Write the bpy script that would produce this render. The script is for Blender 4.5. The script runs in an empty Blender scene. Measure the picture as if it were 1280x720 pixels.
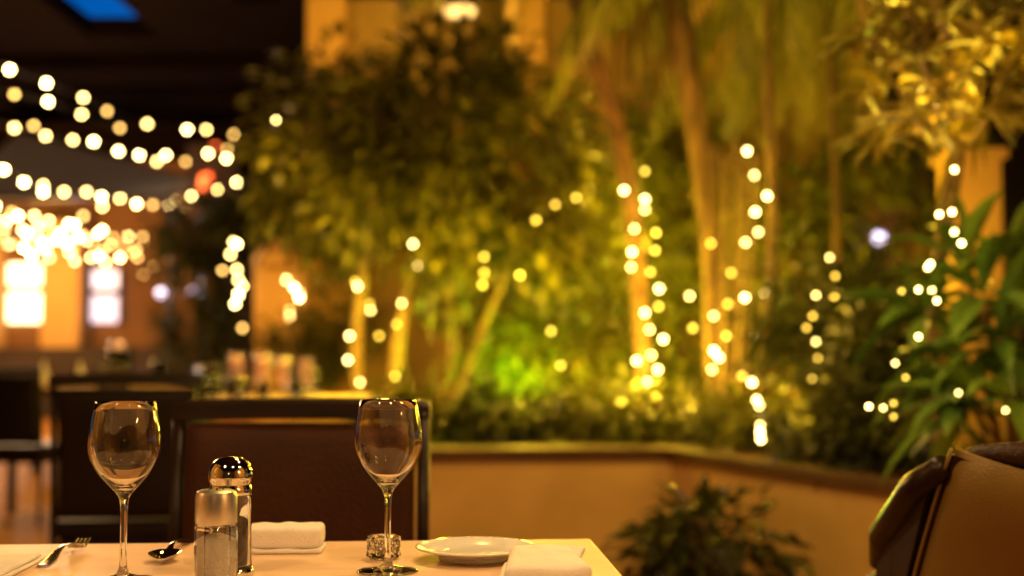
import bpy, bmesh, math, random
from mathutils import Vector, Matrix, noise
random.seed(7)
R = math.radians
scene = bpy.context.scene
COL = scene.collection

# ------------------------------------------------------------------ camera
H = 1.026; FPX = 1600.0; PITCH = math.atan(80 / FPX)
cam = bpy.data.cameras.new('camera'); camo = bpy.data.objects.new('camera', cam); COL.objects.link(camo)
camo.location = (0, 0, H); camo.rotation_euler = (R(90) + PITCH, 0, 0)
cam.sensor_width = 36; cam.lens = 45; cam.clip_start = 0.05; cam.clip_end = 400
cam.dof.use_dof = True; cam.dof.focus_distance = 1.61; cam.dof.aperture_fstop = 2.25
scene.camera = camo
_f = Vector((0, math.cos(PITCH), math.sin(PITCH))); _u = Vector((0, -math.sin(PITCH), math.cos(PITCH)))
def P(px, py, Y):
    """point of the place seen at photo pixel (px,py) at distance Y in front of the camera"""
    d = _f + Vector((1, 0, 0)) * ((px - 640) / FPX) + _u * ((360 - py) / FPX)
    d *= Y / d.y
    return Vector((d.x, d.y, d.z + H))

# ------------------------------------------------------------------ materials
def mat(name):
    m = bpy.data.materials.new(name); m.use_nodes = True
    return m, m.node_tree, m.node_tree.nodes['Principled BSDF']
def nd(nt, t, **kw):
    n = nt.nodes.new(t)
    for k, v in kw.items(): setattr(n, k, v)
    return n
def surf(name, c1, c2=None, rough=.5, scale=8, metal=0, bump=0, bscale=None, spec=.5, detail=6, stretch=(1,1,1), coat=0, rvar=0.0):
    m, nt, b = mat(name)
    b.inputs['Roughness'].default_value = rough; b.inputs['Metallic'].default_value = metal
    b.inputs['Specular IOR Level'].default_value = spec
    if coat: b.inputs['Coat Weight'].default_value = coat; b.inputs['Coat Roughness'].default_value = .12
    tc = nd(nt, 'ShaderNodeTexCoord'); mp = nd(nt, 'ShaderNodeMapping'); mp.inputs['Scale'].default_value = stretch
    nt.links.new(tc.outputs['Object'], mp.inputs['Vector'])
    nz = nd(nt, 'ShaderNodeTexNoise'); nz.inputs['Scale'].default_value = scale; nz.inputs['Detail'].default_value = detail
    nt.links.new(mp.outputs['Vector'], nz.inputs['Vector'])
    c2 = c2 or tuple(x * .75 for x in c1)
    rp = nd(nt, 'ShaderNodeValToRGB')
    rp.color_ramp.elements[0].position = .3; rp.color_ramp.elements[1].position = .7
    rp.color_ramp.elements[0].color = (*c2, 1); rp.color_ramp.elements[1].color = (*c1, 1)
    nt.links.new(nz.outputs['Fac'], rp.inputs['Fac']); nt.links.new(rp.outputs['Color'], b.inputs['Base Color'])
    if rvar:
        mr = nd(nt, 'ShaderNodeMapRange'); mr.inputs['To Min'].default_value = rough - rvar; mr.inputs['To Max'].default_value = rough + rvar
        nt.links.new(nz.outputs['Fac'], mr.inputs['Value']); nt.links.new(mr.outputs['Result'], b.inputs['Roughness'])
    if bump:
        n2 = nd(nt, 'ShaderNodeTexNoise'); n2.inputs['Scale'].default_value = bscale or scale * 6; n2.inputs['Detail'].default_value = 8
        nt.links.new(mp.outputs['Vector'], n2.inputs['Vector'])
        bp = nd(nt, 'ShaderNodeBump'); bp.inputs['Strength'].default_value = bump; bp.inputs['Distance'].default_value = .01
        nt.links.new(n2.outputs['Fac'], bp.inputs['Height']); nt.links.new(bp.outputs['Normal'], b.inputs['Normal'])
    return m
def leafmat(name, c1, c2, rough=.38, trans=.3):
    m, nt, b = mat(name)
    g = nd(nt, 'ShaderNodeNewGeometry'); rp = nd(nt, 'ShaderNodeValToRGB')
    rp.color_ramp.elements[0].color = (*c1, 1); rp.color_ramp.elements[1].color = (*c2, 1)
    nt.links.new(g.outputs['Random Per Island'], rp.inputs['Fac'])
    nt.links.new(rp.outputs['Color'], b.inputs['Base Color']); b.inputs['Roughness'].default_value = rough
    tl = nd(nt, 'ShaderNodeBsdfTranslucent'); mx = nd(nt, 'ShaderNodeMixShader'); mx.inputs[0].default_value = trans
    nt.links.new(rp.outputs['Color'], tl.inputs['Color'])
    nt.links.new(b.outputs[0], mx.inputs[1]); nt.links.new(tl.outputs[0], mx.inputs[2])
    nt.links.new(mx.outputs[0], nt.nodes['Material Output'].inputs['Surface'])
    return m
def glow(name, c, s):
    m, nt, b = mat(name)
    b.inputs['Base Color'].default_value = (.8, .7, .5, 1); b.inputs['Roughness'].default_value = .3
    b.inputs['Emission Color'].default_value = (*c, 1); b.inputs['Emission Strength'].default_value = s
    m.cycles.emission_sampling = 'NONE'
    return m
def glass(name, col=(1, 1, 1), rough=0.0, ior=1.5):
    m, nt, b = mat(name)
    b.inputs['Base Color'].default_value = (*col, 1); b.inputs['Roughness'].default_value = rough
    b.inputs['Transmission Weight'].default_value = 1; b.inputs['IOR'].default_value = ior
    return m
def metal(name, c, rough, aniso=0):
    return surf(name, c, tuple(x * .93 for x in c), rough=rough, metal=1, scale=30, rvar=.03)

M = {}
M['table'] = surf('pale_laminate', (.76, .535, .36), (.70, .48, .31), rough=.5, scale=5, stretch=(2, 14, 2), bump=.04, bscale=60)
M['dark_wood'] = surf('dark_wood', (.020, .008, .004), (.009, .004, .002), rough=.36, scale=6, stretch=(1, 1, 9), bump=.06, spec=.22)
M['leather'] = surf('brown_leather', (.050, .014, .003), (.030, .008, .002), rough=.5, spec=.18, scale=7, bump=.35, bscale=170)
M['tan_leather'] = surf('tan_leather', (.26, .175, .045), (.17, .11, .026), rough=.36, scale=4, bump=.25, bscale=330)
M['near_black_chair'] = surf('near_black_chair', (.009, .004, .002), (.005, .002, .001), rough=.5, spec=.2, scale=7, bump=.3, bscale=150)  # darker copy of the chair material, covers wood and leather alike
M['leather_top'] = surf('dark_leather', (.035, .013, .005), (.02, .007, .003), rough=.42, spec=.25, scale=5, bump=.4, bscale=110)
M['linen'] = surf('linen', (.84, .80, .75), (.78, .74, .69), rough=.85, scale=20, bump=.25, bscale=320, spec=.2)
M['china'] = surf('china', (.86, .85, .82), (.84, .83, .80), rough=.12, scale=3)
M['glass'] = glass('clear_glass')
M['crystal'] = glass('cut_crystal', (.97, .97, .97), ior=1.55)
M['steel'] = metal('polished_steel', (.50, .44, .38), .22)
M['chrome'] = metal('chrome', (.82, .80, .76), .05)
M['brushed'] = metal('brushed_steel', (.74, .70, .62), .34)
M['salt'] = surf('salt', (.88, .85, .78), (.80, .76, .68), rough=.9, scale=250, bump=.5, bscale=400)
M['pepper'] = surf('pepper', (.035, .02, .012), (.09, .055, .03), rough=.8, scale=160, bump=.8, bscale=200)
M['plaster'] = surf('planter_plaster', (.64, .42, .15), (.46, .29, .09), rough=.8, scale=2.2, bump=.5, bscale=14, detail=12)
M['cap'] = surf('planter_cap_wood', (.10, .038, .013), (.05, .018, .006), rough=.5, scale=4, stretch=(1, 1, 5), bump=.08, spec=.3)
M['soil'] = surf('soil', (.035, .024, .015), (.015, .01, .006), rough=.95, scale=14, bump=.8)
M['floor'] = surf('terrace_floor', (.46, .20, .032), (.34, .14, .02), rough=.8, spec=.2, scale=1.3, bump=.06, bscale=30)
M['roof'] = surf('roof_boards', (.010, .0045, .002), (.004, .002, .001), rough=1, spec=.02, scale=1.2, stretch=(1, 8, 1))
M['ochre'] = surf('ochre_wall', (.50, .33, .12), (.36, .22, .07), rough=.85, scale=1.1, bump=.15, bscale=25)
M['orange_wall'] = surf('orange_wall', (.62, .36, .12), (.50, .28, .08), rough=.8, scale=1.0)
M['brown_wall'] = surf('brown_wall', (.22, .10, .03), (.14, .06, .018), rough=.85, scale=1.0)
M['dark_wall'] = surf('dark_wall', (.05, .03, .02), (.03, .018, .012), rough=.8, scale=1.5)
M['awning'] = surf('awning_cloth', (.48, .44, .74), (.42, .38, .66), rough=.9, scale=3)
M['bark'] = surf('palm_bark', (.20, .10, .035), (.09, .045, .016), rough=.85, scale=7, stretch=(1.5, 1.5, 5), bump=.7, bscale=28)
M['palm_bark2'] = surf('fibrous_bark', (.19, .11, .032), (.03, .016, .006), rough=.85, scale=9, stretch=(4, 4, .5), bump=.7, bscale=28)
M['bark_pale'] = surf('pale_bark', (.40, .27, .11), (.13, .08, .03), rough=.8, scale=9, stretch=(2, 2, 5), bump=.6, bscale=30)
M['bark_red'] = surf('red_bark', (.17, .085, .022), (.03, .014, .005), rough=.8, scale=9, stretch=(2, 2, .8), bump=.6, bscale=25)
M['leaf'] = leafmat('broad_leaf', (.020, .022, .003), (.16, .145, .012))
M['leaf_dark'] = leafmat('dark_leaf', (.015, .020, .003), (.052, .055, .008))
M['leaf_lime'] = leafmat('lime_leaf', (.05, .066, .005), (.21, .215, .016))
M['leaf_gloss'] = leafmat('glossy_leaf', (.04, .085, .016), (.12, .19, .03), rough=.3, trans=.2)
M['frond'] = leafmat('palm_frond', (.016, .020, .002), (.27, .26, .022))
M['lance'] = leafmat('lance_leaf', (.010, .006, .002), (.34, .25, .035), rough=.3, trans=.06)
M['wire'] = surf('dark_wire', (.02, .02, .015), rough=.6)
M['bulb'] = glow('warm_bulb', (1, .70, .23), 27)
M['bulb_mid'] = glow('golden_bulb', (1, .68, .19), 16)
M['bulb_dim'] = glow('amber_bulb', (1, .62, .07), 6.5)
M['festoon'] = glow('festoon_bulb', (1, .71, .26), 52)
M['festoon_mid'] = glow('festoon_golden', (1, .66, .20), 28)
M['festoon_dim'] = glow('festoon_amber', (1, .55, .13), 12)
M['cool_bulb'] = glow('cool_lamp', (.85, .72, 1), 4)
M['pane_warm'] = glow('warm_pane', (1, .82, .42), 4.5)
M['pane_cool'] = glow('cool_pane', (.62, .66, 1), 1.3)
M['neon'] = glow('red_neon', (1, .09, .015), 5)
M['ceiling_glow'] = glow('ceiling_diffuser', (1, .60, .18), 2.6)
M['flame'] = glow('flame', (1, .52, .17), 22)
M['glow_bowl'] = glow('glass_added_glow', (1, .42, .16), .06); _b = M['glow_bowl'].node_tree.nodes['Principled BSDF'].inputs; _b['Base Color'].default_value = (1, .8, .65, 1); _b['Transmission Weight'].default_value = .97; _b['Roughness'].default_value = .04  # weak emission added to clear bowls, imitates candlelight in the glass
M['pot'] = surf('terracotta', (.22, .09, .045), (.15, .06, .03), rough=.8, scale=6)
M['black_metal'] = surf('black_metal', (.02, .02, .02), rough=.45)

# ------------------------------------------------------------------ mesh builder
class MB:
    def __init__(s): s.v = []; s.f = []
    def add(s, vs, fs):
        o = len(s.v); s.v += [tuple(v) for v in vs]; s.f += [tuple(i + o for i in f) for f in fs]
    def tube(s, pts, rad, n=10, cap=True):
        pts = [Vector(p) for p in pts]
        if not hasattr(rad, '__len__'): rad = [rad] * len(pts)
        vs = []; fs = []; ref = None
        for i, p in enumerate(pts):
            t = (pts[min(i + 1, len(pts) - 1)] - pts[max(i - 1, 0)]).normalized()
            if ref is None:
                ref = Vector((1, 0, 0)) if abs(t.x) < .8 else Vector((0, 1, 0))
            a = (ref - t * ref.dot(t)).normalized(); b = t.cross(a); ref = a
            for k in range(n):
                w = 2 * math.pi * k / n
                vs.append(p + (a * math.cos(w) + b * math.sin(w)) * rad[i])
        for i in range(len(pts) - 1):
            for k in range(n):
                fs.append((i * n + k, i * n + (k + 1) % n, (i + 1) * n + (k + 1) % n, (i + 1) * n + k))
        if cap:
            fs.append(tuple(range(n - 1, -1, -1))); fs.append(tuple((len(pts) - 1) * n + k for k in range(n)))
        s.add(vs, fs)
    def lathe(s, prof, n=48, c=(0, 0, 0), close=False):
        """prof: (r,z) list; r=0 ends become poles"""
        vs = []; fs = []; rings = []
        for r, z in prof:
            if r < 1e-7:
                rings.append([len(vs)]); vs.append((c[0], c[1], c[2] + z))
            else:
                rings.append(list(range(len(vs), len(vs) + n)))
                for k in range(n):
                    w = 2 * math.pi * k / n
                    vs.append((c[0] + r * math.cos(w), c[1] + r * math.sin(w), c[2] + z))
        pairs = list(zip(rings, rings[1:]))
        if close: pairs.append((rings[-1], rings[0]))
        for a, b in pairs:
            for k in range(n):
                k2 = (k + 1) % n
                if len(a) == 1 and len(b) == 1: break
                if len(a) == 1: fs.append((a[0], b[k2], b[k]))
                elif len(b) == 1: fs.append((a[k], a[k2], b[0]))
                else: fs.append((a[k], a[k2], b[k2], b[k]))
        s.add(vs, fs)
    def box(s, c, d, rot=0, bev=0.0, seg=2, tilt=0):
        bm = bmesh.new(); bmesh.ops.create_cube(bm, size=1)
        bmesh.ops.scale(bm, vec=d, verts=bm.verts)
        if bev: bmesh.ops.bevel(bm, geom=list(bm.edges), offset=bev, segments=seg, affect='EDGES', profile=.5)
        mx = Matrix.Translation(c) @ Matrix.Rotation(rot, 4, 'Z') @ Matrix.Rotation(tilt, 4, 'X')
        bmesh.ops.transform(bm, matrix=mx, verts=bm.verts)
        bm.verts.index_update()
        s.add([v.co for v in bm.verts], [[v.index for v in f.verts] for f in bm.faces]); bm.free()
    def leaf(s, p, d, L, w, droop=.3, fold=.25, segs=3, twist=None):
        """one leaf: base p, direction d, blade bending down by droop"""
        d = d.normalized(); up = Vector((0, 0, 1))
        side = d.cross(up)
        if side.length < .05: side = Vector((1, 0, 0))
        side.normalize()
        if twist: side = (Matrix.Rotation(twist, 3, d) @ side)
        nrm = side.cross(d).normalized()
        prof = {2: [0.12, 1.0, 0], 3: [.12, .9, .8, 0], 4: [.12, .75, 1, .62, 0]}[segs]
        vs = []; fs = []; q = Vector(p); dd = d.copy()
        for i in range(segs + 1):
            ww = w * prof[i] * .5
            if i == segs: vs.append(q.copy())
            else:
                vs += [q - side * ww + nrm * ww * fold * 2, q.copy(), q + side * ww + nrm * ww * fold * 2]
            dd = (dd + Vector((0, 0, -droop / segs))).normalized()
            q = q + dd * (L / segs)
        for i in range(segs - 1):
            a = i * 3; fs += [(a, a + 1, a + 4, a + 3), (a + 1, a + 2, a + 5, a + 4)]
        a = (segs - 1) * 3; fs += [(a, a + 1, a + 3), (a + 1, a + 2, a + 3)]
        s.add(vs, fs)
    def build(s, name, m, parent=None, smooth=True, loc=None):
        me = bpy.data.meshes.new(name); me.from_pydata(s.v, [], s.f); me.update()
        if smooth: me.shade_smooth()
        me.materials.append(m)
        o = bpy.data.objects.new(name, me); COL.objects.link(o)
        if loc is not None: o.location = loc
        if parent is not None: o.parent = parent
        return o
def fix(o, auto=None):
    bm = bmesh.new(); bm.from_mesh(o.data); bmesh.ops.recalc_face_normals(bm, faces=bm.faces); bm.to_mesh(o.data); bm.free()
    if auto: o.data.set_sharp_from_angle(angle=R(auto))
    return o
def tag(o, label, cat, group=None):
    o['label'] = label; o['category'] = cat
    if group: o['group'] = group
    return o
def struct(o): o['kind'] = 'structure'; return o
def thing(name, label, cat, loc=(0, 0, 0), rz=0, group=None):
    o = bpy.data.objects.new(name, None); COL.objects.link(o); o.empty_display_size = .1
    o.location = loc; o.rotation_euler = (0, 0, rz)
    return tag(o, label, cat, group)
def dup(root, loc, rz=0, label=None, group=None, scale=None):
    def rec(o, par):
        c = o.copy(); COL.objects.link(c); c.parent = par
        for ch in o.children: rec(ch, c)
        return c
    r = rec(root, None); r.location = loc; r.rotation_euler = (0, 0, rz)
    if scale: r.scale = (scale,) * 3
    if label: r['label'] = label
    if group: r['group'] = group
    return r
def rnd(a, b): return random.uniform(a, b)
def rdir():
    while True:
        v = Vector((rnd(-1, 1), rnd(-1, 1), rnd(-1, 1)))
        if .05 < v.length < 1: return v.normalized()
def lamp(name, loc, col, w, rad=.05, typ='POINT'):
    l = bpy.data.lights.new(name, typ); l.energy = w; l.color = col; l.shadow_soft_size = rad
    o = bpy.data.objects.new(name, l); COL.objects.link(o); o.location = loc
    return o

# ------------------------------------------------------------------ setting
g = MB(); g.add([(-90, -60, 0), (90, -60, 0), (90, 160, 0), (-90, 160, 0)], [(0, 1, 2, 3)])
struct(g.build('ground', M['floor']))
# planter
A = Vector((-1.05, 5.82)); Bq = Vector((.735, 5.95)); C = Vector((1.98, 2.95))
def wallseg(mb, a, b, z0, z1, out, inn):
    t = (b - a).normalized(); n = Vector((t.y, -t.x))
    q = [a + n * out, b + n * out, b - n * inn, a - n * inn]
    return q
def offs(pts, d):
    """offset polyline to its right side by d"""
    res = []
    for i, p in enumerate(pts):
        ts = []
        if i > 0: ts.append((pts[i] - pts[i - 1]).normalized())
        if i < len(pts) - 1: ts.append((pts[i + 1] - pts[i]).normalized())
        ns = [Vector((t.y, -t.x)) for t in ts]
        n = sum(ns, Vector((0, 0))).normalized()
        res.append(p + n * (d / max(.3, n.dot(ns[0]))))
    return res
line = [Vector((-1.05, 11.8)), A, Bq, C]
def ribbon(mb, outer, inner, z0, z1):
    n = len(outer)
    vs = [(p.x, p.y, z) for z in (z0, z1) for p in outer + inner]
    k = 2 * n; fs = []
    for i in range(n - 1):
        fs += [(i, i + 1, k + i + 1, k + i), (n + i + 1, n + i, k + n + i, k + n + i + 1),
               (k + i, k + i + 1, k + n + i + 1, k + n + i), (i + 1, i, n + i, n + i + 1)]
    fs += [(0, k, k + n, n), (n - 1, 2 * n - 1, k + 2 * n - 1, k + n - 1)]
    mb.add(vs, fs)
pl = thing('planter', 'low ochre planter wall with glossy brown wooden cap turning a corner', 'planter')
mb = MB(); ribbon(mb, offs(line, 0), offs(line, -.2), 0.003, .525); fix(mb.build('wall', M['plaster'], pl, smooth=False))
mb = MB(); ribbon(mb, offs(line, .03), offs(line, -.27), .527, .585)
cp = fix(mb.build('cap', M['cap'], pl, smooth=False))
bv = cp.modifiers.new('bevel', 'BEVEL'); bv.width = .008; bv.segments = 2
mb = MB()
inn = offs(line, -.2)
poly = [(p.x, p.y, .5) for p in inn] + [(7, 2.9, .5), (7, 12, .5)]
mb.add(poly, [tuple(range(len(poly)))]); struct(mb.build('planting_bed', M['soil'], smooth=False))

# roof over the whole terrace, with openings that show the dusk sky
rf = thing('terrace_roof', 'dark timber roof high over the terrace with gaps showing the blue evening sky', 'roof')
def roofslab(holes, z, x0, x1, y0, y1):
    mb = MB(); ys = sorted({y0, y1} | {h[2] for h in holes} | {h[3] for h in holes})
    for a, b in zip(ys, ys[1:]):
        hs = sorted([h for h in holes if h[2] <= a and h[3] >= b]); x = x0
        for h in hs + [(x1, x1, 0, 0)]:
            if h[0] > x: mb.box(((x + h[0]) / 2, (a + b) / 2, z + .1), (h[0] - x, b - a, .2))
            x = h[1]
    return mb
ZR = 4.2
holes = [(-4.25, -3.55, 11.1, 12.75), (-2.50, -2.10, 10.95, 11.5)]
roofslab(holes, ZR, -60, 60, -50, 60).build('ceiling_boards', M['roof'], rf, smooth=False)  # boards extended far out of view to keep blue sky light out
for c_, d_ in (((-4.6, -1.2, 2.1), (.2, 9.6, 4.19)), ((4.4, -2.2, 2.1), (.2, 7.6, 4.19)), ((-.1, -6.0, 2.1), (8.78, .2, 4.19))):
    mb = MB(); mb.box(c_, d_); mb.build('added_wall', M['dark_wall' if c_[1] == -6.0 else 'orange_wall'], rf, smooth=False)  # unseen walls added to warm the glass edges and block the sky
mb = MB()
for y in (13.6, 15.2, 16.8, 18.4, 20, 21.6): mb.box((-10, y, ZR - .08), (26, .14, .155))
mb.build('beam', M['roof'], rf, smooth=False)

# ochre building behind the garden
bw = thing('garden_building', 'ochre plastered building wall with pillars standing behind the garden trees', 'building')
mb = MB(); mb.box((.95, 11.5, 2.1), (5.5, .3, 4.19)); mb.build('wall', M['ochre'], bw, smooth=False)
mb = MB(); mb.box((7.2, 11.8, 2.1), (6.98, .3, 4.19)); mb.build('dark_backdrop', M['dark_wall'], bw, smooth=False)  # added dark sheet for the unlit gap, also hides the sky
for x in (-1.63, .12, 1.75, 3.5):
    mb = MB(); mb.box((x, 11.2, 2.1), (.34, .29, 4.185), bev=.015)
    mb.box((x, 11.18, .12), (.44, .4, .24), bev=.01)
    mb.build('pillar', M['orange_wall'], bw, smooth=False)

# yellow pillar by the right-hand tree
yp = thing('garden_pillar', 'square yellow plaster pillar lit from below behind the lance-leaved tree', 'pillar')
c = P(1213, 300, 7.2)
mb = MB(); mb.box((c.x, 7.2, 1.05), (.27, .27, 2.1), bev=.01); mb.build('shaft', M['orange_wall'], yp, smooth=False)
mb = MB(); mb.box((c.x, 7.2, 2.13), (.33, .33, .06), bev=.008); mb.build('capital', M['orange_wall'], yp, smooth=False)
mb = MB(); mb.box((c.x, 7.2, .62), (.33, .33, .2), bev=.01); mb.build('plinth', M['orange_wall'], yp, smooth=False)

# restaurant front far on the left
rb = thing('restaurant_front', 'distant orange restaurant front with lit windows under the festoon lights', 'building')
YF = 20
def fx(px, Y=YF): return (px - 640) / FPX * Y
def fz(py, Y=YF): return P(640, py, Y).z
mb = MB(); mb.box(((fx(-260) + fx(235)) / 2, YF + .6, 2.05), (fx(235) - fx(-260), .3, 4.1)); mb.build('wall', M['brown_wall'], rb, smooth=False)
mb = MB(); mb.box((-3.6, 22.5, 2.05), (6.4, .3, 4.09)); mb.build('added_backdrop', M['dark_wall'], rb, smooth=False)  # dark backdrop added to hide a strip of sky
for a, b in ((51, 99), (-60, -6)):
    mb = MB(); mb.box(((fx(a) + fx(b)) / 2, YF + .2, 1.55), (fx(b) - fx(a), .45, 3.1), bev=.02); mb.build('pillar', M['orange_wall'], rb, smooth=False)
for (a, b, y0, y1, pm) in ((-5, 50, 328, 402, 'pane_warm'), (102, 141, 336, 402, 'pane_cool')):
    x0, x1, z0, z1 = fx(a), fx(b), fz(y1), fz(y0)
    mb = MB(); mb.box(((x0 + x1) / 2, YF + .40, (z0 + z1) / 2), (x1 - x0, .04, z1 - z0)); w = mb.build('window', M[pm], rb, smooth=False)
    mb = MB(); zc = (z0 + z1) / 2 + .06
    mb.box(((x0 + x1) / 2, YF + .36, zc), (x1 - x0 - .01, .05, .11))
    for xx in (x0, x1): mb.box((xx, YF + .352, (z0 + z1) / 2), (.05, .06, z1 - z0 + .06))
    mb.build('frame', M['dark_wall'], w, smooth=False)
mb = MB(); mb.box((fx(60), YF - .2, .55), (fx(235) - fx(-120), .12, 1.1)); mb.build('counter_front', M['dark_wall'], rb, smooth=False)

aw = thing('awning', 'lilac grey cloth awning stretched above the restaurant front under the festoon lights', 'awning')
mb = MB(); nx, ny = 14, 6; vs = []; fs = []
for j in range(ny + 1):
    for i in range(nx + 1):
        u = i / nx; v = j / ny
        x = -6.6 + u * (2.6 - .2 * v); y = 15.0 + v * 2.0
        z = 2.86 + 1.12 * v - .66 * u * v - .10 * math.sin(u * math.pi) * math.sin(v * math.pi) + .02 * u
        vs.append((x, y, z))
for j in range(ny):
    for i in range(nx):
        a = j * (nx + 1) + i; fs.append((a, a + 1, a + nx + 2, a + nx + 1))
mb.add(vs, fs); mb.build('canopy', M['awning'], aw)
for fr_ in ([(-6.6, 15.0, 2.83), (-4.0, 15.0, 2.85)], [(-6.6, 17.0, 3.95), (-4.2, 17.0, 3.31)]):
    mb = MB(); mb.tube(fr_, .03); mb.build('frame_bar', M['black_metal'], aw)
for x, zz in ((-6.6, 2.83), (-4.0, 2.85)):
    mb = MB(); mb.tube([(x, 15.0, 0), (x, 15.0, zz)], .04); mb.build('post', M['black_metal'], aw)

ns = thing('neon_sign', 'blurred red neon sign glowing at the end of the festoon lights', 'sign')
YN = 19.2
for pts in ([(243, 150), (246, 128), (256, 126), (258, 148)], [(272, 133), (284, 130), (290, 142), (284, 152), (274, 152)], [(262, 160), (272, 170), (268, 182)], [(252, 236), (254, 222), (263, 220)]):
    mb = MB(); mb.tube([P(a, b, YN) for a, b in pts], .05, n=8); mb.build('neon_tube', M['neon'], ns)
mb = MB(); q = P(265, 185, YN + .15); mb.box(q, (.75, .06, 1.5)); mb.build('backing', M['dark_wall'], ns, smooth=False)
mb = MB(); mb.tube([(q.x, q.y + .05, 0), (q.x, q.y + .05, q.z - .6)], .05); mb.build('post', M['black_metal'], ns)

# arched ochre gateway at the left end of the garden
ga = thing('garden_gateway', 'small orange plaster gateway block glowing behind the left-hand garden lights', 'wall')
c = P(362, 420, 12.5)
mb = MB(); mb.box((c.x, 12.5, .93), (.64, .35, 1.86), bev=.03); mb.build('pier', M['orange_wall'], ga, smooth=False)
prof = [(.36, 1.9), (.36, 1.98), (.30, 2.06), (.16, 2.16), (0, 2.2)]
mb = MB(); mb.lathe(prof, n=24, c=(c.x, 12.5, -.04)); mb.build('rounded_top', M['orange_wall'], ga)

# ------------------------------------------------------------------ dining table
TR = R(3.8)                                   # table is turned a little
ct, st = math.cos(TR), math.sin(TR)
corner = Vector((.117, 1.912))                # far right corner
ex = Vector((ct, st)); ey = Vector((-st, ct))
TW, TD = 1.25, .80
tc = corner - ex * (TW / 2) - ey * (TD / 2)
def make_table(name, label, group=None):
    t = thing(name, label, 'table', (tc.x, tc.y, 0), TR, group)
    mb = MB(); mb.box((0, 0, .735), (TW, TD, .03), bev=.004); mb.build('tabletop', M['table'], t, smooth=False)
    mb = MB(); mb.box((0, 0, .69), (TW - .16, TD - .16, .055), bev=.004); mb.build('apron', M['dark_wood'], t, smooth=False)
    for sx in (-1, 1):
        for sy in (-1, 1):
            mb = MB(); mb.box((sx * (TW / 2 - .1), sy * (TD / 2 - .1), .332), (.055, .055, .66), bev=.005); mb.build('leg', M['dark_wood'], t, smooth=False)
    return t
table = make_table('dining_table', 'pale rectangular dining table in the foreground laid with glasses, napkins and cutlery')

# ------------------------------------------------------------------ wine glass
def glass_profile():
    out = [(.0, .0), (.036, .0), (.0385, .0008), (.0385, .0018), (.034, .0030), (.020, .0048), (.008, .0085), (.0046, .016), (.0040, .030), (.0040, .055), (.0042, .080),
           (.0050, .094), (.0072, .102), (.0120, .108), (.0200, .1165), (.0285, .1260), (.0350, .1355), (.0400, .1460), (.0425, .1560), (.0428, .1640), (.0420, .1760), (.0400, .1900), (.0374, .2040), (.0352, .2148)]
    inn = [(.0346, .2153), (.0340, .2147), (.0362, .2040), (.0388, .1900), (.0408, .1760), (.0416, .1640), (.0412, .1560), (.0387, .1465), (.0335, .1365), (.0265, .1275), (.0175, .1190), (.0090, .1135), (.0, .1118)]
    return out + inn
gl_mb = MB(); gl_mb.lathe(glass_profile(), n=72)
def put_glass(Y, px, label, group='wine glasses on the dining table'):
    x = (px - 640) / FPX * Y
    o = gl_mb.build('wine_glass', M['glass']); fix(o); o.location = (x, Y, .7503)
    return tag(o, label, 'wine glass', group)
g1 = put_glass(1.56, 158.5, 'empty clear wine glass at the left of the table, beside the spoon')
g2 = g1.copy(); COL.objects.link(g2); g2.location = ((486 - 640) / FPX * 1.624, 1.624, .7503)
g2['label'] = 'empty clear wine glass in front of the small crystal votive, left of the plate'

# ------------------------------------------------------------------ salt and pepper
sx, sy = (273 - 640) / FPX * 1.52, 1.52
ss = thing('salt_shaker', 'short glass salt shaker half full of white salt with a brushed metal cap', 'salt shaker', (sx, sy, .7503))
mb = MB()
mb.lathe([(0, 0), (.0235, 0), (.0255, .002), (.0255, .068), (.0245, .072), (.0225, .074), (.0210, .074), (.0222, .070), (.0228, .066), (.0228, .007), (.0215, .005), (0, .005)], n=10)
fix(mb.build('glass_body', M['glass'], ss, smooth=False))
mb = MB(); mb.lathe([(0, .0056), (.0208, .0056), (.0218, .0075), (.0218, .055), (.016, .059), (.006, .0625), (0, .0635)], n=40); fix(mb.build('salt', M['salt'], ss), 60)
mb = MB(); mb.lathe([(0, .0745), (.0238, .0745), (.0243, .077), (.0243, .106), (.0225, .1115), (.018, .1135), (0, .1145)], n=48); capo = fix(mb.build('cap', M['brushed'], ss), 35)
mb = MB()
for k in range(5):
    w = 2 * math.pi * k / 5; mb.lathe([(0, .1160), (.0014, .1160), (.0014, .1140), (0, .1140)], n=8, c=(.008 * math.cos(w), .008 * math.sin(w), 0))
mb.build('hole', M['black_metal'], capo)
px_, py_ = (290.5 - 640) / FPX * 1.605, 1.605
ps = thing('pepper_mill', 'taller pepper mill with a domed chrome top and dark peppercorns, standing behind the salt shaker', 'pepper mill', (px_, py_, .7503))
mb = MB()
mb.lathe([(0, 0), (.025, 0), (.0272, .002), (.0275, .012), (.0265, .02), (.0262, .092), (.0255, .098), (.0235, .0985), (.0232, .092), (.0232, .02), (.0225, .012), (0, .012)], n=48)
fix(mb.build('glass_body', M['glass'], ps), 40)
mb = MB(); mb.lathe([(0, .0128), (.0218, .0128), (.0222, .02), (.0222, .066), (.018, .069), (.008, .0705), (0, .071)], n=40); fix(mb.build('peppercorns', M['pepper'], ps), 50)
mb = MB(); mb.lathe([(0, .0990), (.0258, .0990), (.0262, .101), (.0262, .108), (.0250, .110), (.0250, .113), (.0268, .116), (.0272, .122), (.0262, .130), (.0232, .137), (.0175, .1422), (.0095, .1448), (0, .1455)], n=56)
dm = fix(mb.build('chrome_top', M['chrome'], ps), 50)
mb = MB(); mb.lathe([(.0280, .0005), (.0300, .0005), (.0302, .004), (.0290, .0085), (.0280, .009)], n=48, close=True); fix(mb.build('base_ring', M['chrome'], ps))

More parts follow.
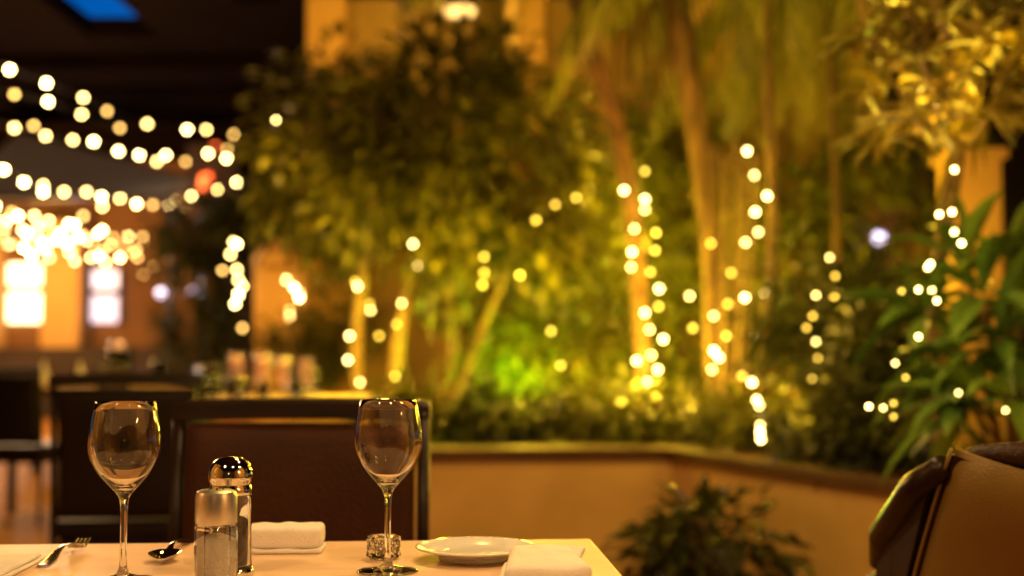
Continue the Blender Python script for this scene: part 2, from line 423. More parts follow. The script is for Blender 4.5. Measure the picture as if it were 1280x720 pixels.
# ------------------------------------------------------------------ napkins
def pillow(w, d, h, nx=26, ny=22, nz=5, puff=.5, taper=0.0, amp=.0012, seed=0, edge=.006):
    """a folded cloth block: rounded box with soft uneven surface; origin at bottom centre"""
    bm = bmesh.new(); bmesh.ops.create_cube(bm, size=1); bmesh.ops.scale(bm, vec=(w, d, h), verts=bm.verts)
    bmesh.ops.bevel(bm, geom=list(bm.edges), offset=min(edge, h * .45), segments=4, affect='EDGES', profile=.5)
    for ax, n, s in (('X', nx, w), ('Y', ny, d), ('Z', nz, h)):
        for i in range(1, n):
            v = Vector((0, 0, 0)); no = Vector((0, 0, 0)); k = 'XYZ'.index(ax); v[k] = -s / 2 + s * i / n; no[k] = 1
            bmesh.ops.bisect_plane(bm, geom=bm.verts[:] + bm.edges[:] + bm.faces[:], plane_co=v, plane_no=no)
    for v in bm.verts:
        x, y, z = v.co
        u = x / (w / 2); t = y / (d / 2)
        zt = (z + h / 2) / h
        v.co.x *= (1 - taper * (t + 1) / 2)
        v.co.z += zt * (h * puff * (1 - u * u * .8) * (1 - t * t * .8) * .5 + amp * noise.noise(Vector((x * 45, y * 30, seed))) * 2)
        v.co.y += amp * noise.noise(Vector((x * 40, z * 60, seed + 5)))
        v.co.x += amp * noise.noise(Vector((z * 60, y * 40, seed + 9)))
        v.co.z += h / 2
    bm.verts.index_update(); mb = MB(); mb.add([v.co for v in bm.verts], [[v.index for v in f.verts] for f in bm.faces]); bm.free()
    return mb
def napkin(name, label, loc, rz, layers, group='folded napkins'):
    t = thing(name, label, 'napkin', loc, rz, group)
    z = 0
    for i, (w, d, h, dx, dy, kw) in enumerate(layers):
        o = pillow(w, d, h, seed=i * 3.3 + loc[0], **kw).build('fold', M['linen'], t); o.location = (dx, dy, z); z += h * .96 + .0004
    return t
nfront = P(684, 716, 1.452)
napkin('napkin', 'white napkin folded into a thick block at the front right of the table', (.0375, 1.545, .7505), R(2),
       [(.118, .165, .013, .0, 0, dict(puff=.1, edge=.006, taper=.22)), (.102, .172, .020, .001, -.004, dict(puff=.35, edge=.009, taper=.26))])
mb = pillow(.07, .05, .008, puff=.3, seed=4)
nk = [o for o in COL.objects if o.name == 'napkin'][0]
fo = mb.build('fold', M['linen'], nk); fo.location = (.022, .098, .016); fo.rotation_euler = (R(6), 0, R(-12))
bx = P(356, 690, 1.80)
napkin('napkin', 'white napkin folded into a neat bar behind the pepper mill, by the far table edge', (bx.x, 1.795, .7505), R(2),
       [(.109, .066, .006, 0, 0, dict(puff=.08, ny=10, edge=.0028)), (.107, .064, .028, .0, .003, dict(puff=.14, edge=.0065, ny=10, amp=.0012))])
napkin('napkin', 'flat white napkin at the left edge of the table beside the fork', (-.735, 1.615, .7505), R(3),
       [(.24, .20, .004, 0, 0, dict(puff=.1, edge=.0018, amp=.0006)), (.235, .195, .004, -.002, -.002, dict(puff=.3, edge=.0018, amp=.0008))])

# ------------------------------------------------------------------ plate
mb = MB()
mb.lathe([(0, .0050), (.040, .0050), (.050, .0060), (.056, .0088), (.066, .0125), (.0765, .0152), (.0790, .0158), (.0800, .0172), (.0792, .0186), (.0765, .0182), (.066, .0155), (.056, .0118), (.049, .0094), (.040, .0086), (0, .0084)], n=96)
mb.lathe([(.043, .0056), (.045, .0), (.048, .0), (.050, .0064)], n=96)
pt = fix(mb.build('side_plate', M['china'])); pt.location = ((594.5 - 640) / FPX * 1.722, 1.722, .7503)
tag(pt, 'small round white side plate between the wine glass and the folded napkin', 'plate')

# ------------------------------------------------------------------ crystal votive
mb = MB(); n = 16; rings = [(.0175, 0), (.0225, .004), (.0225, .0155), (.0215, .017), (.0225, .0185), (.0225, .028), (.021, .0305), (.0165, .0305), (.0155, .0285), (.0150, .008), (0, .007)]
vs = []; fs = []
for i, (r, z) in enumerate(rings[:-1]):
    for k in range(n):
        w = 2 * math.pi * (k + (.5 if i % 2 else 0)) / n; rr = r * (1.05 if (k + i) % 2 else .96) if i < 6 else r
        vs.append((rr * math.cos(w), rr * math.sin(w), z))
m_ = len(rings) - 1
for i in range(m_ - 1):
    for k in range(n):
        a, b = i * n + k, i * n + (k + 1) % n; c_, d_ = a + n, b + n
        fs += [(a, b, c_), (b, d_, c_)] if i % 2 else [(a, b, d_), (a, d_, c_)]
fs.append(tuple(range(n - 1, -1, -1))); fs.append(tuple((m_ - 1) * n + k for k in range(n)))
mb.add(vs, fs)
vo = fix(mb.build('crystal_votive', M['crystal'], smooth=False)); vo.location = ((481 - 640) / FPX * 1.725, 1.725, .7503)
tag(vo, 'small faceted crystal votive cup standing just behind the right wine glass', 'votive')

# ------------------------------------------------------------------ cutlery
def sheet(mb, secs, th=.0014):
    """strip of sections (y, halfwidth, z, dish) -> thin solid plate along +y"""
    n = 9; top = []; bot = []
    for (y, hw, z, dish) in secs:
        for k in range(n):
            u = -1 + 2 * k / (n - 1)
            zz = z + dish * (u * u)
            top.append((u * hw, y, zz + th)); bot.append((u * hw, y, zz))
    m = len(secs); o = m * n; fs = []
    for i in range(m - 1):
        for k in range(n - 1):
            a = i * n + k; fs += [(a, a + 1, a + n + 1, a + n), (o + a + 1, o + a, o + a + n, o + a + n + 1)]
        fs += [(i * n, (i + 1) * n, o + (i + 1) * n, o + i * n), (i * n + n - 1, o + i * n + n - 1, o + (i + 1) * n + n - 1, (i + 1) * n + n - 1)]
    for k in range(n - 1):
        fs.append((k, o + k, o + k + 1, k + 1)); a = (m - 1) * n + k; fs.append((a, a + 1, o + a + 1, o + a))
    mb.add(top + bot, fs)
mb = MB(); secs = []
for i in range(15):                                   # bowl towards the viewer
    t = i / 14; hw = .0205 * math.sin(math.pi * (t * .93 + .035)) ** .62
    secs.append((-.105 + .062 * t, hw, .0012 + .004 * (2 * t - 1) ** 2 * (1 if t < .5 else 1.8), .0075 * math.sin(math.pi * t) ** .7))
secs[-1] = (-.043, .0045, .0085, 0)
for y, hw, z in ((-.03, .0032, .0125), (0, .0032, .0135), (.03, .004, .011), (.065, .0065, .006), (.09, .0085, .003), (.10, .0075, .0022), (.104, .004, .002)):
    secs.append((y, hw, z, -.0012))
sheet(mb, secs, .0022); sp = fix(mb.build('spoon', M['chrome']), 50); sp.location = (-.463, 1.778, .7505); sp.rotation_euler = (0, 0, R(4)); sp.scale = (1.05, 1, 1.1)
tag(sp, 'polished spoon lying between the left wine glass and the salt shaker', 'spoon')
mb = MB(); secs = [(-.10, .006, .002, 0), (-.096, .0095, .002, -.001), (-.06, .009, .005, -.0015), (-.03, .006, .012, -.001), (0, .0036, .0155, 0), (.03, .0034, .014, 0), (.045, .006, .010, .001), (.055, .011, .0065, .002), (.065, .0125, .004, .003)]
sheet(mb, secs, .0024)
for k in range(4):
    x = -.0102 + k * .0068
    mb.tube([(x, .063, .0065), (x, .08, .0045), (x, .10, .0075), (x * .95, .112, .0125)], [.0017, .0017, .0014, .0007], n=8)
fk = fix(mb.build('fork', M['steel']), 50); fk.location = (-.604, 1.738, .7505); fk.rotation_euler = (0, 0, R(2)); fk.scale = (.85, .85, .9)
tag(fk, 'dark-looking table fork lying at the left edge of the table beside the flat napkin', 'fork')

# ------------------------------------------------------------------ dining chairs
def make_chair(label, loc, rz, group):
    t = thing('dining_chair', label, 'chair', loc, rz, group)       # faces -y; back at +y
    W = .49
    mb = MB(); mb.box((0, 0, .43), (W - .02, .46, .06), bev=.018, seg=3); mb.build('seat', M['leather'], t)
    mb = MB(); mb.box((0, 0, .375), (W - .05, .43, .045), bev=.004); mb.build('seat_frame', M['dark_wood'], t, smooth=False)
    for s in (-1, 1):
        mb = MB(); mb.box((s * (W / 2 - .035), -.19, .18), (.042, .042, .36), bev=.004); mb.build('leg', M['dark_wood'], t, smooth=False)
        mb = MB(); x = s * (W / 2 - .0125)
        mb.tube([(x, .245, 0), (x, .225, .2), (x, .225, .45), (x, .238, .65), (x, .262, .91)], [.012, .0125, .0125, .012, .012], n=10); mb.build('back_post', M['dark_wood'], t)
    # curved leather back panel
    mb = MB(); nx, nz = 16, 12; vs = []; fs = []
    def bx_(u, v, side):
        z = .47 + v * .42; y = .228 + .034 * v * v + .018 * (1 - u * u) + side
        bulge = .012 * (1 - u ** 4) * (1 - (2 * v - 1) ** 4) * (-1 if side <= 0 else 1)
        return (u * (W / 2 - .029), y + bulge - .0, z)
    for side in (-.012, .016):
        for j in range(nz + 1):
            for i in range(nx + 1): vs.append(bx_(-1 + 2 * i / nx, j / nz, side))
    o = (nx + 1) * (nz + 1)
    for j in range(nz):
        for i in range(nx):
            a = j * (nx + 1) + i; fs += [(a, a + 1, a + nx + 2, a + nx + 1), (o + a + 1, o + a, o + a + nx + 1, o + a + nx + 2)]
    for i in range(nx): a = i; b = nz * (nx + 1) + i; fs += [(a + 1, a, o + a, o + a + 1), (b, b + 1, o + b + 1, o + b)]
    for j in range(nz): a = j * (nx + 1); b = a + nx; c2 = a + nx + 1; d2 = b + nx + 1; fs += [(a, c2, o + c2, o + a), (d2, b, o + b, o + d2)]
    mb.add(vs, fs); fix(mb.build('back_panel', M['leather'], t))
    # top rail, gently curved with rounded edges
    mb = MB(); pts = 18; sec = [(-.024, -.018), (-.020, .012), (-.010, .021), (.010, .021), (.020, .012), (.024, -.018)]
    vs = []; fs = []; n = len(sec)
    for i in range(pts + 1):
        u = -1 + 2 * i / pts; e = 1 - .25 * max(0, (abs(u) - .94) / .06)
        for (a, b) in sec: vs.append((u * W / 2, .268 + .018 * (1 - u * u) + a * e, .913 + .004 * (1 - u * u) + b * e))
    for i in range(pts):
        for k in range(n): a = i * n + k; b = i * n + (k + 1) % n; fs.append((a, b, b + n, a + n))
    fs += [tuple(range(n)), tuple(pts * n + k for k in reversed(range(n)))]
    mb.add(vs, fs); fix(mb.build('top_rail', M['dark_wood'], t), 40)
    return t
CG = 'dark dining chairs'
ch = make_chair('brown leather dining chair facing us across the near table, with glossy dark top rail', ((381 - 640) / FPX * 2.45, 2.19, 0), R(1), CG)
dc = dup(ch, ((184 - 640) / FPX * 4.55, 4.5, 0), R(186), 'nearly black dining chair back seen past the left wine glass', CG, 1.02)
for o_ in dc.children:
    o_.material_slots[0].link = 'OBJECT'; o_.material_slots[0].material = M['near_black_chair']
dc = dup(ch, (-3.02, 8.0, 0), R(170), 'dark chair at the far left edge above the orange floor', CG)
for o_ in dc.children:
    o_.material_slots[0].link = 'OBJECT'; o_.material_slots[0].material = M['near_black_chair']
dup(ch, (-2.72, 9.5, 0), R(80), 'dark chair pulled up to the far table in front of the restaurant counter', CG)

# round tub chair on the right
tu = thing('tub_chair', 'tan leather tub chair with dark glossy arms at the right edge, seen from behind', 'armchair', (.838, 2.397, 0), R(8))
def shellpt(w, v, r_off=0):
    """w: angle 0 at the back centre (towards viewer), v: 0 bottom .. 1 top"""
    z0, z1 = .33, .822 + .060 * min(1, abs(w) / .87) ** 1.5
    z = z0 + (z1 - z0) * v
    a = .29 + .016 * (1 - v) + r_off; b = .30 + r_off
    s_, c_ = math.sin(w), math.cos(w)
    k = (abs(s_) ** 4 + abs(c_) ** 4) ** -.25
    return Vector((a * s_ * k, -b * c_ * k - .44 * (z - .33) + .03 * math.sin(math.pi * v), z))
SW = .87
def shell(name, m, w0, w1, v0, v1, r0, r1, nw=34, nv=14, puff=0):
    mb = MB(); vs = []; fs = []
    for off in (r0, r1):
        for j in range(nv + 1):
            v = v0 + (v1 - v0) * j / nv
            for i in range(nw + 1):
                u = i / nw; w = w0 + (w1 - w0) * u
                pf = puff * ((1 - (2 * u - 1) ** 12) * (1 - abs(2 * j / nv - 1) ** 7) - 1) if off == r1 else 0
                wr = .0016 * noise.noise(Vector((w * 9, v * 5, 3))) * puff * 30
                vs.append(shellpt(w, v, off + pf + wr))
    o = (nw + 1) * (nv + 1)
    for j in range(nv):
        for i in range(nw):
            a = j * (nw + 1) + i; fs += [(a, a + 1, a + nw + 2, a + nw + 1), (o + a + 1, o + a, o + a + nw + 1, o + a + nw + 2)]
    for i in range(nw): a = i; b = nv * (nw + 1) + i; fs += [(a + 1, a, o + a, o + a + 1), (b, b + 1, o + b + 1, o + b)]
    for j in range(nv): a = j * (nw + 1); b = a + nw; c2 = a + nw + 1; d2 = b + nw + 1; fs += [(a, c2, o + c2, o + a), (d2, b, o + b, o + d2)]
    mb.add(vs, fs); return fix(mb.build(name, m, tu), 40)
shell('outer_back', M['tan_leather'], -SW, SW, 0, 1, -.034, .014, nw=80, nv=60, puff=.034)
shell('inner_back', M['leather_top'], -.90, .90, .1, .985, -.075, -.015)
mb = MB(); rp_ = [shellpt(-.86 + 1.72 * i / 40, 1.0, -.052) for i in range(41)]
mb.tube([Vector((p.x, p.y, .872)) for i, p in enumerate(rp_)], [.010 + .013 * min(1, min(i, 40 - i) / 8) ** .6 for i in range(41)], n=14); fix(mb.build('top_roll', M['leather_top'], tu))
for s_ in (-1, 1):
    mb = MB(); mb.tube([shellpt(s_ * (SW + .012), j / 20, -.012) for j in range(21)], .003, n=8); mb.build('piping', M['tan_leather'], tu)
    mb = MB(); mb.tube([(s_ * .258, -.44, .855), (s_ * .262, -.36, .815), (s_ * .256, -.29, .765), (s_ * .252, -.225, .72), (s_ * .250, -.195, .67)], [.018, .026, .029, .029, .018], n=12); fix(mb.build('arm', M['dark_wood'], tu))
    mb = MB(); mb.box((s_ * .250, -.200, .33), (.042, .05, .655), bev=.012); mb.build('arm_post', M['dark_wood'], tu, smooth=False)
    mb = MB(); pf = [(-.215, .34), (-.215, .70), (-.29, .748), (-.36, .795), (-.41, .825), (-.29, .6), (-.19, .34)]
    n_ = len(pf); vs = [(s_ * xx, y_, z_) for xx in (.244, .266) for y_, z_ in pf]
    mb.add(vs, [tuple(range(n_)), tuple(range(2 * n_ - 1, n_ - 1, -1))] + [(k, (k + 1) % n_, n_ + (k + 1) % n_, n_ + k) for k in range(n_)]); fix(mb.build('side_panel', M['dark_wood'], tu, smooth=False))
    mb = MB(); mb.tube([(s_ * .24, -.30, 0), (s_ * .25, -.27, .34)], [.016, .024], n=10); mb.build('leg', M['dark_wood'], tu)
    mb = MB(); mb.tube([(s_ * .23, .15, 0), (s_ * .23, .14, .34)], [.016, .024], n=10); mb.build('leg', M['dark_wood'], tu)
mb = MB(); mb.box((0, -.04, .40), (.47, .46, .13), bev=.03, seg=3); mb.build('seat', M['tan_leather'], tu)

# ------------------------------------------------------------------ far tables with glasses and candles
t2 = dup(table, (-1.45, 7.85, 0), R(2), 'pale laid table beyond the near chair, crowded with glasses', 'far dining tables')
t3 = dup(table, (-3.55, 11.3, 0), R(-3), 'far table in front of the restaurant counter with a glowing lantern', 'far dining tables')
gg = 'wine glasses on the far tables'
def tulip(label, loc, sc, proto=[]):
    if proto: return dup(proto[0], loc, 0, label, 'tulip glasses with added glow', sc)
    t = thing('tulip_glass', label, 'candle glass', loc, 0, 'tulip glasses with added glow')
    mb = MB(); mb.lathe([(0, 0), (.032, 0), (.032, .003), (.006, .008), (.005, .06), (.012, .068), (0, .07)], n=28); fix(mb.build('stem', M['glass'], t))
    mb = MB(); mb.lathe([(0, .071), (.016, .074), (.032, .10), (.040, .14), (.042, .19), (.038, .24), (.0365, .24), (.040, .19), (.038, .14), (.030, .102), (.014, .077), (0, .075)], n=32); fix(mb.build('bowl', M['glow_bowl'], t))
    proto.append(t); t.scale = (sc,) * 3
    return t
for px, Y, s, lb in [(296, 7.6, 1.12, 'clear tulip glass with added inner glow, leftmost on the far laid table'), (328, 7.6, 1.12, 'clear tulip glass with added inner glow, second from left on the far laid table'),
                     (355, 7.8, 1.05, 'clear tulip glass with added inner glow behind the bright candle lamp'), (383, 7.7, 1.0, 'clear tulip glass with added inner glow, rightmost on the far laid table'),
                     (148, 11.2, 1.5, 'large tulip glass with added inner glow on the table by the counter')]:
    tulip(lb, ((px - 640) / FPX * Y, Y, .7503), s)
def candle(label, loc, s=1.0, proto=[]):
    if proto:
        return dup(proto[0], loc, 0, label, 'candle lamps on the far tables', s)
    t = thing('candle_lamp', label, 'candle lamp', loc, 0, 'candle lamps on the far tables')
    mb = MB(); mb.lathe([(0, 0), (.03, 0), (.034, .004), (.036, .10), (.034, .10), (.032, .007), (0, .006)], n=24); fix(mb.build('glass_cup', M['glass'], t))
    mb = MB(); mb.lathe([(0, .0066), (.026, .0066), (.026, .035), (0, .036)], n=20); fix(mb.build('candle', M['salt'], t), 50)
    mb = MB(); mb.lathe([(0, .040), (.010, .048), (.0125, .058), (.006, .078), (0, .095)], n=12); mb.build('flame', M['flame'], t)
    proto.append(t); t.scale = (s,) * 3
    return t
candle('glowing candle lamp at the left end of the far laid table, front one', ((266 - 640) / FPX * 7.5, 7.5, .7503), 1.25)
candle('glowing candle lamp behind the leftmost wine glass of the far laid table', ((263 - 640) / FPX * 8.05, 8.05, .7503), 2.1)
candle('bright candle lamp at the middle of the far laid table', ((371 - 640) / FPX * 7.45, 7.45, .7503), 1.2)
candle('low candle lamp in front of the leftmost tulip glass', ((297 - 640) / FPX * 7.4, 7.4, .7503), 1.4)
candle('low candle lamp in front of the second tulip glass', ((330 - 640) / FPX * 7.45, 7.45, .7503), 1.1)
candle('candle lamp at the right rear of the far laid table', ((388 - 640) / FPX * 8.05, 8.05, .7503), 1.9)
candle('tall bright candle lamp on the far table by the counter', (-3.42, 11.2, .7503), 3.0)
candle('candle lamp at the right end of the far table by the counter', (-3.05, 11.15, .7503), 2.0)
candle('small candle lamp on the left of the far table by the counter', (-3.78, 11.2, .7503), 1.4)
def folded_cone(label, loc):
    mb = MB(); n = 24; vs = []; fs = []
    for j in range(9):
        z = .2 * j / 8
        for k in range(n):
            w = 2 * math.pi * k / n; r = (.055 * (1 - j / 8.6)) * (1 + .14 * math.sin(5 * w + j * .2))
            vs.append((r * math.cos(w), r * math.sin(w), z))
    for j in range(8):
        for k in range(n): a = j * n + k; b = j * n + (k + 1) % n; fs.append((a, b, b + n, a + n))
    fs += [tuple(reversed(range(n))), tuple(8 * n + k for k in range(n))]
    mb.add(vs, fs); o = mb.build('standing_napkin', M['linen']); o.location = loc
    return tag(o, label, 'napkin', 'cone-folded napkins on the far table')
folded_cone('pale cone-folded napkin on the far table, left of the tall candle', (-3.72, 11.05, .7505))
folded_cone('pale cone-folded napkin at the left end of the far table', (-4.05, 11.1, .7505))

# ------------------------------------------------------------------ plants
def clumped_leaves(mb, c, rad, nclump, nleaf, L, w, clr=.28, droop=.5, shell=.55, gap=None, segs=2):
    c = Vector(c); cs = []
    for _ in range(nclump):
        d = rdir(); k = shell + (1 - shell) * random.random()
        q = c + Vector((d.x * rad[0], d.y * rad[1], d.z * rad[2])) * k
        cs.append(q); cr = clr * rnd(.6, 1.25)
        for _ in range(int(nleaf * rnd(.6, 1.3))):
            e = rdir(); p = q + e * cr * random.random() ** .5
            ld = (e * .7 + d * .5 + Vector((0, 0, rnd(-.5, .3)))).normalized()
            s = rnd(.65, 1.25)
            mb.leaf(p, ld, L * s, w * s, droop=droop, segs=segs, twist=rnd(-.8, .8))
    return cs
def trunk_mb(pts, r0, r1, n=12, wob=.0):
    pts = [Vector(p) for p in pts]; out = []; k = 6
    for i in range(len(pts) - 1):                      # smooth with catmull-rom
        p0 = pts[max(0, i - 1)]; p1 = pts[i]; p2 = pts[i + 1]; p3 = pts[min(len(pts) - 1, i + 2)]
        for j in range(k):
            t = j / k
            out.append(.5 * ((2 * p1) + (p2 - p0) * t + (2 * p0 - 5 * p1 + 4 * p2 - p3) * t * t + (3 * p1 - p0 - 3 * p2 + p3) * t ** 3))
    out.append(pts[-1]); m = len(out); rr = []
    for i in range(m):
        rr.append((r0 + (r1 - r0) * i / (m - 1)) * (1 + .1 * noise.noise(Vector((i * .7, r0 * 50, 0)))))
    rr[0] *= 1.35
    mb = MB(); mb.tube(out, rr, n=n); return mb
def tree(name, label, trunks, crown, mleaf, mbark, group='garden trees'):
    """trunks: lists of points + radii; crown: list of ellipsoids"""
    base = Vector(trunks[0][0][0]); t = thing(name, label, 'tree', base, 0, group)
    def loc(p): return Vector(p) - base
    cs = []; mb = MB()
    for (c, rad, ncl, nl, L, w, dr) in crown:
        cs += clumped_leaves(mb, loc(c), rad, ncl, nl, L, w, droop=dr, clr=.24)
    mb.build('crown', mleaf, t, smooth=False)
    tm = MB()
    for (pts, r0, r1) in trunks:
        b = trunk_mb([loc(p) for p in pts], r0, r1); tm.add(b.v, b.f)
    tops = [loc(tr[0][-1]) for tr in trunks]
    for q in cs[::2]:
        s = min(tops, key=lambda a: (a - q).length)
        mid = (s + q) / 2 + Vector((rnd(-.08, .08), rnd(-.08, .08), rnd(-.02, .1)))
        tm.tube([s, mid, q], [.018, .012, .004], n=6)
    tm.build('trunk', mbark, t)
    return t
G = .5
def gb(px, Y, z=G): return Vector(((px - 640) / FPX * Y, Y, z))
tree('garden_tree', 'dense dark-leaved tree with an orange-lit thin trunk in the middle of the garden',
     [([gb(560, 8.3), P(566, 430, 8.3), P(560, 330, 8.2), P(575, 250, 8.1)], .05, .03), ([gb(556, 8.2), P(600, 420, 8.2), P(640, 320, 8.0), P(650, 240, 8)], .035, .02)],
     [(P(575, 192, 8.0), (.88, .6, .74), 140, 34, .125, .058, .7), (P(640, 320, 8.1), (.6, .5, .45), 40, 30, .125, .055, .8)], M['leaf'], M['bark'])
tree('garden_tree', 'bushy tree at the left side of the garden with twin trunks wrapped in fairy lights',
     [([gb(450, 8.5), P(446, 420, 8.5), P(456, 320, 8.4), P(440, 230, 8.4)], .045, .03), ([gb(492, 8.3), P(498, 430, 8.3), P(515, 330, 8.3), P(500, 240, 8.3)], .05, .03)],
     [(P(420, 190, 8.5), (.58, .55, .60), 90, 30, .125, .058, .7), (P(425, 275, 8.8), (.40, .4, .26), 26, 28, .11, .05, .8)], M['leaf'], M['bark_pale'])
tree('garden_tree', 'slender tree with yellow-green drooping leaves between the dark tree and the leaning trunk',
     [([gb(690, 9.2), P(700, 380, 9.2), P(712, 260, 9.2)], .03, .02)],
     [(P(720, 235, 9.1), (.5, .4, .5), 34, 30, .12, .05, .9), (P(700, 375, 9.0), (.4, .3, .35), 22, 30, .12, .05, .9)], M['leaf_lime'], M['bark'])
tree('far_tree', 'dark tree standing left of the garden under the end of the festoon lights',
     [([gb(262, 13.5, 0), P(262, 420, 13.5), P(258, 320, 13.5)], .07, .05)],
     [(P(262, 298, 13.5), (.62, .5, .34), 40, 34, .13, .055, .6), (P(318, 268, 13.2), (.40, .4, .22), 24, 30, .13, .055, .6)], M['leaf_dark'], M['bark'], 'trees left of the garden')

for px, py, Y, rad, lb in ((760, 300, 10.4, (.75, .5, .85), 'leafy tree at the back of the garden seen left of the leaning palm trunk'),
                       (850, 250, 10.8, (.75, .5, 1.0), 'leafy tree at the back of the garden behind the thick-topped palm'),
                       (985, 330, 10.4, (.70, .5, .8), 'leafy tree at the back of the garden behind the slim pale palm trunk'),
                       (1110, 270, 10.6, (.75, .5, .9), 'leafy tree at the back of the garden around the lilac lamp')):
    tree('back_tree', lb, [([gb(px, Y), P(px + 5, 420, Y), P(px, py, Y)], .05, .03)], [(P(px, py, Y), rad, 60, 34, .14, .06, .8)], M['leaf_lime'], M['bark'], 'trees at the back of the garden')
# palms: leaning and upright trunks with drooping fronds that hang into the top of the picture
def frond(mb, base, az, elev, L, dens=26, ll=.30, lw=.016, droop=1.5):
    d = Vector((math.cos(az) * math.cos(elev), math.sin(az) * math.cos(elev), math.sin(elev)))
    q = Vector(base); pts = [q.copy()]; n = 14
    for i in range(n):
        d = (d + Vector((0, 0, -droop / n))).normalized(); q = q + d * L / n; pts.append(q.copy())
    mb.tube(pts, [.010 * (1 - .85 * i / n) for i in range(n + 1)], n=5)
    for i in range(dens):
        t = .12 + .86 * i / dens; k = t * n; a = int(k); p = pts[a].lerp(pts[min(a + 1, n)], k - a)
        tdir = (pts[min(a + 1, n)] - pts[a]).normalized(); side = tdir.cross(Vector((0, 0, 1)))
        if side.length < .1: side = Vector((math.sin(az), -math.cos(az), 0))
        side.normalize(); s = ll * math.sin(math.pi * min(1, t * .8 + .15)) * rnd(.8, 1.15)
        for sg in (-1, 1):
            mb.leaf(p, side * sg * .75 + tdir * .6 + Vector((0, 0, -.25)), s, lw * rnd(.8, 1.2), droop=1.0, segs=3, fold=.15)
def palm(label, trunk, r0, r1, top, nfr, L, mbark, az=None, ll=.3, sheath=None, droop=1.6, roots=False):
    base = Vector(trunk[0]); t = thing('palm_tree', label, 'palm tree', base, 0, 'palms in the garden')
    trunk_mb([Vector(p) - base for p in trunk], r0, r1).build('trunk', mbark, t)
    mb = MB(); tp = Vector(trunk[-1]) - base
    for k in range(nfr):
        a = (az[0] + (az[1] - az[0]) * random.random()) if az else 2 * math.pi * k / nfr + rnd(-.2, .2)
        frond(mb, tp + Vector((0, 0, rnd(-.03, .03))), a, rnd(.15, 1.0), L * rnd(.8, 1.15), ll=ll, droop=droop * rnd(.85, 1.25))
    mb.build('crown', M['frond'], t, smooth=False)
    if roots:
        for k in range(6):
            a0_ = P(880 + k * 13, 170 + 10 * (k % 3), 7.3 + .05 * (k % 2)) - base; a1_ = P(884 + k * 9, 505, 7.2 + .08 * (k % 2)) - base
            rm = trunk_mb([a0_, a0_.lerp(a1_, .4) + Vector((rnd(-.02, .02), 0, 0)), a1_], .013, .010); rm.build('hanging_root', M['bark_pale'], t)
    if sheath:
        sm = MB()
        for k in range(26):
            a = rnd(0, 6.28); r = r1 * rnd(.9, 1.25)
            p = tp + Vector((r * math.cos(a), r * math.sin(a), rnd(-.1, .0)))
            sm.leaf(p, Vector((math.cos(a) * .12, math.sin(a) * .12, -1)), sheath * rnd(.7, 1.2), .07, droop=.2, segs=3)
        sm.build('dead_sheath', M['bark_red'], t, smooth=False)
    return t
palm('palm with brown trunk leaning left, its lower part wrapped in a spiral of fairy lights', [gb(803, 7.0), P(802, 430, 7.0), P(792, 280, 7.0), P(772, 170, 7.05), P(738, 60, 7.1), P(706, -60, 7.15), P(680, -165, 7.2)], .042, .062, None, 11, 1.0, M['bark_red'])
palm('thick-topped palm with a shaggy red-brown upper trunk behind the middle fairy lights', [gb(897, 7.3), P(893, 420, 7.3), P(884, 270, 7.3), P(864, 120, 7.35), P(836, -60, 7.4), P(815, -165, 7.4)], .033, .10, None, 13, 1.0, M['palm_bark2'], sheath=1.2, roots=True)
palm('slim palm trunk just behind the planter corner, fairy lights down to its foot', [gb(949, 6.55), P(955, 430, 6.55), P(966, 290, 6.55), P(962, 160, 6.55), P(958, -70, 6.6)], .032, .024, None, 22, 1.5, M['palm_bark2'], ll=.42, droop=2.2)
palm('palm in the back of the garden with hanging fronds right of the slim trunk', [gb(1040, 8.2), P(1046, 300, 8.2), P(1040, 120, 8.2), P(1036, 0, 8.2)], .03, .025, None, 26, 1.5, M['palm_bark2'], ll=.45, droop=2.4)
palm('farthest palm, its hanging yellow fronds lit at the top middle of the view', [gb(655, 10.2), P(650, 250, 10.2), P(640, 60, 10.2), P(640, -60, 10.2)], .05, .05, None, 15, 1.4, M['bark_pale'], ll=.4, droop=2.4)

# lance-leaved tree on the right
def rosette(mb, c, n, L, w, up=.25, droop=.9, tilt=Vector((0, 0, 0))):
    for k in range(n):
        a = k * 2.39996; e = rnd(-.5, 1.1)
        d = Vector((math.cos(a) * math.cos(e), math.sin(a) * math.cos(e), math.sin(e) + up)) + tilt
        mb.leaf(Vector(c) + d * .02, d, L * rnd(.7, 1.2), w * rnd(.8, 1.2), droop=droop * rnd(.5, 1.3), segs=4, fold=.3, twist=rnd(-.3, .3))
base = gb(1172, 4.75)
dt = thing('lance_leaf_tree', 'small tree with rosettes of yellow-lit lance leaves and a pale trunk at the upper right', 'tree', base, 0)
tm = MB(); b = trunk_mb([Vector((0, 0, 0)), P(1168, 400, 4.6) - base, P(1182, 280, 4.25) - base, P(1196, 190, 4.05) - base, P(1196, 95, 3.95) - base], .030, .026); tm.add(b.v, b.f)
lm = MB()
ros = [(1086, 48), (1108, 112), (1128, 12), (1150, 78), (1142, 150), (1182, 30), (1205, 84), (1236, 38), (1248, 110), (1268, 66), (1225, -10), (1165, -20), (1268, 10), (1112, 172), (1232, 150), (1290, 130)]
for (a, b_) in ros:
    q = P(a, b_, 3.9 + rnd(-.35, .25)) - base
    s = P(1196, 175 - rnd(0, 80), 3.98) - base
    tm.tube([s, (s + q) / 2 + Vector((0, 0, -.05)), q], [.015, .012, .008], n=6)
    rosette(lm, q, 22, .17, .036)
rosette(lm, P(1225, 130, 3.75) - base, 13, .38, .036, up=.1, droop=1.9, tilt=Vector((.5, 0, 0)))
rosette(lm, P(1200, 140, 3.85) - base, 9, .32, .034, up=.1, droop=1.7)
tm.build('trunk', M['bark_pale'], dt); lm.build('crown', M['lance'], dt, smooth=False)
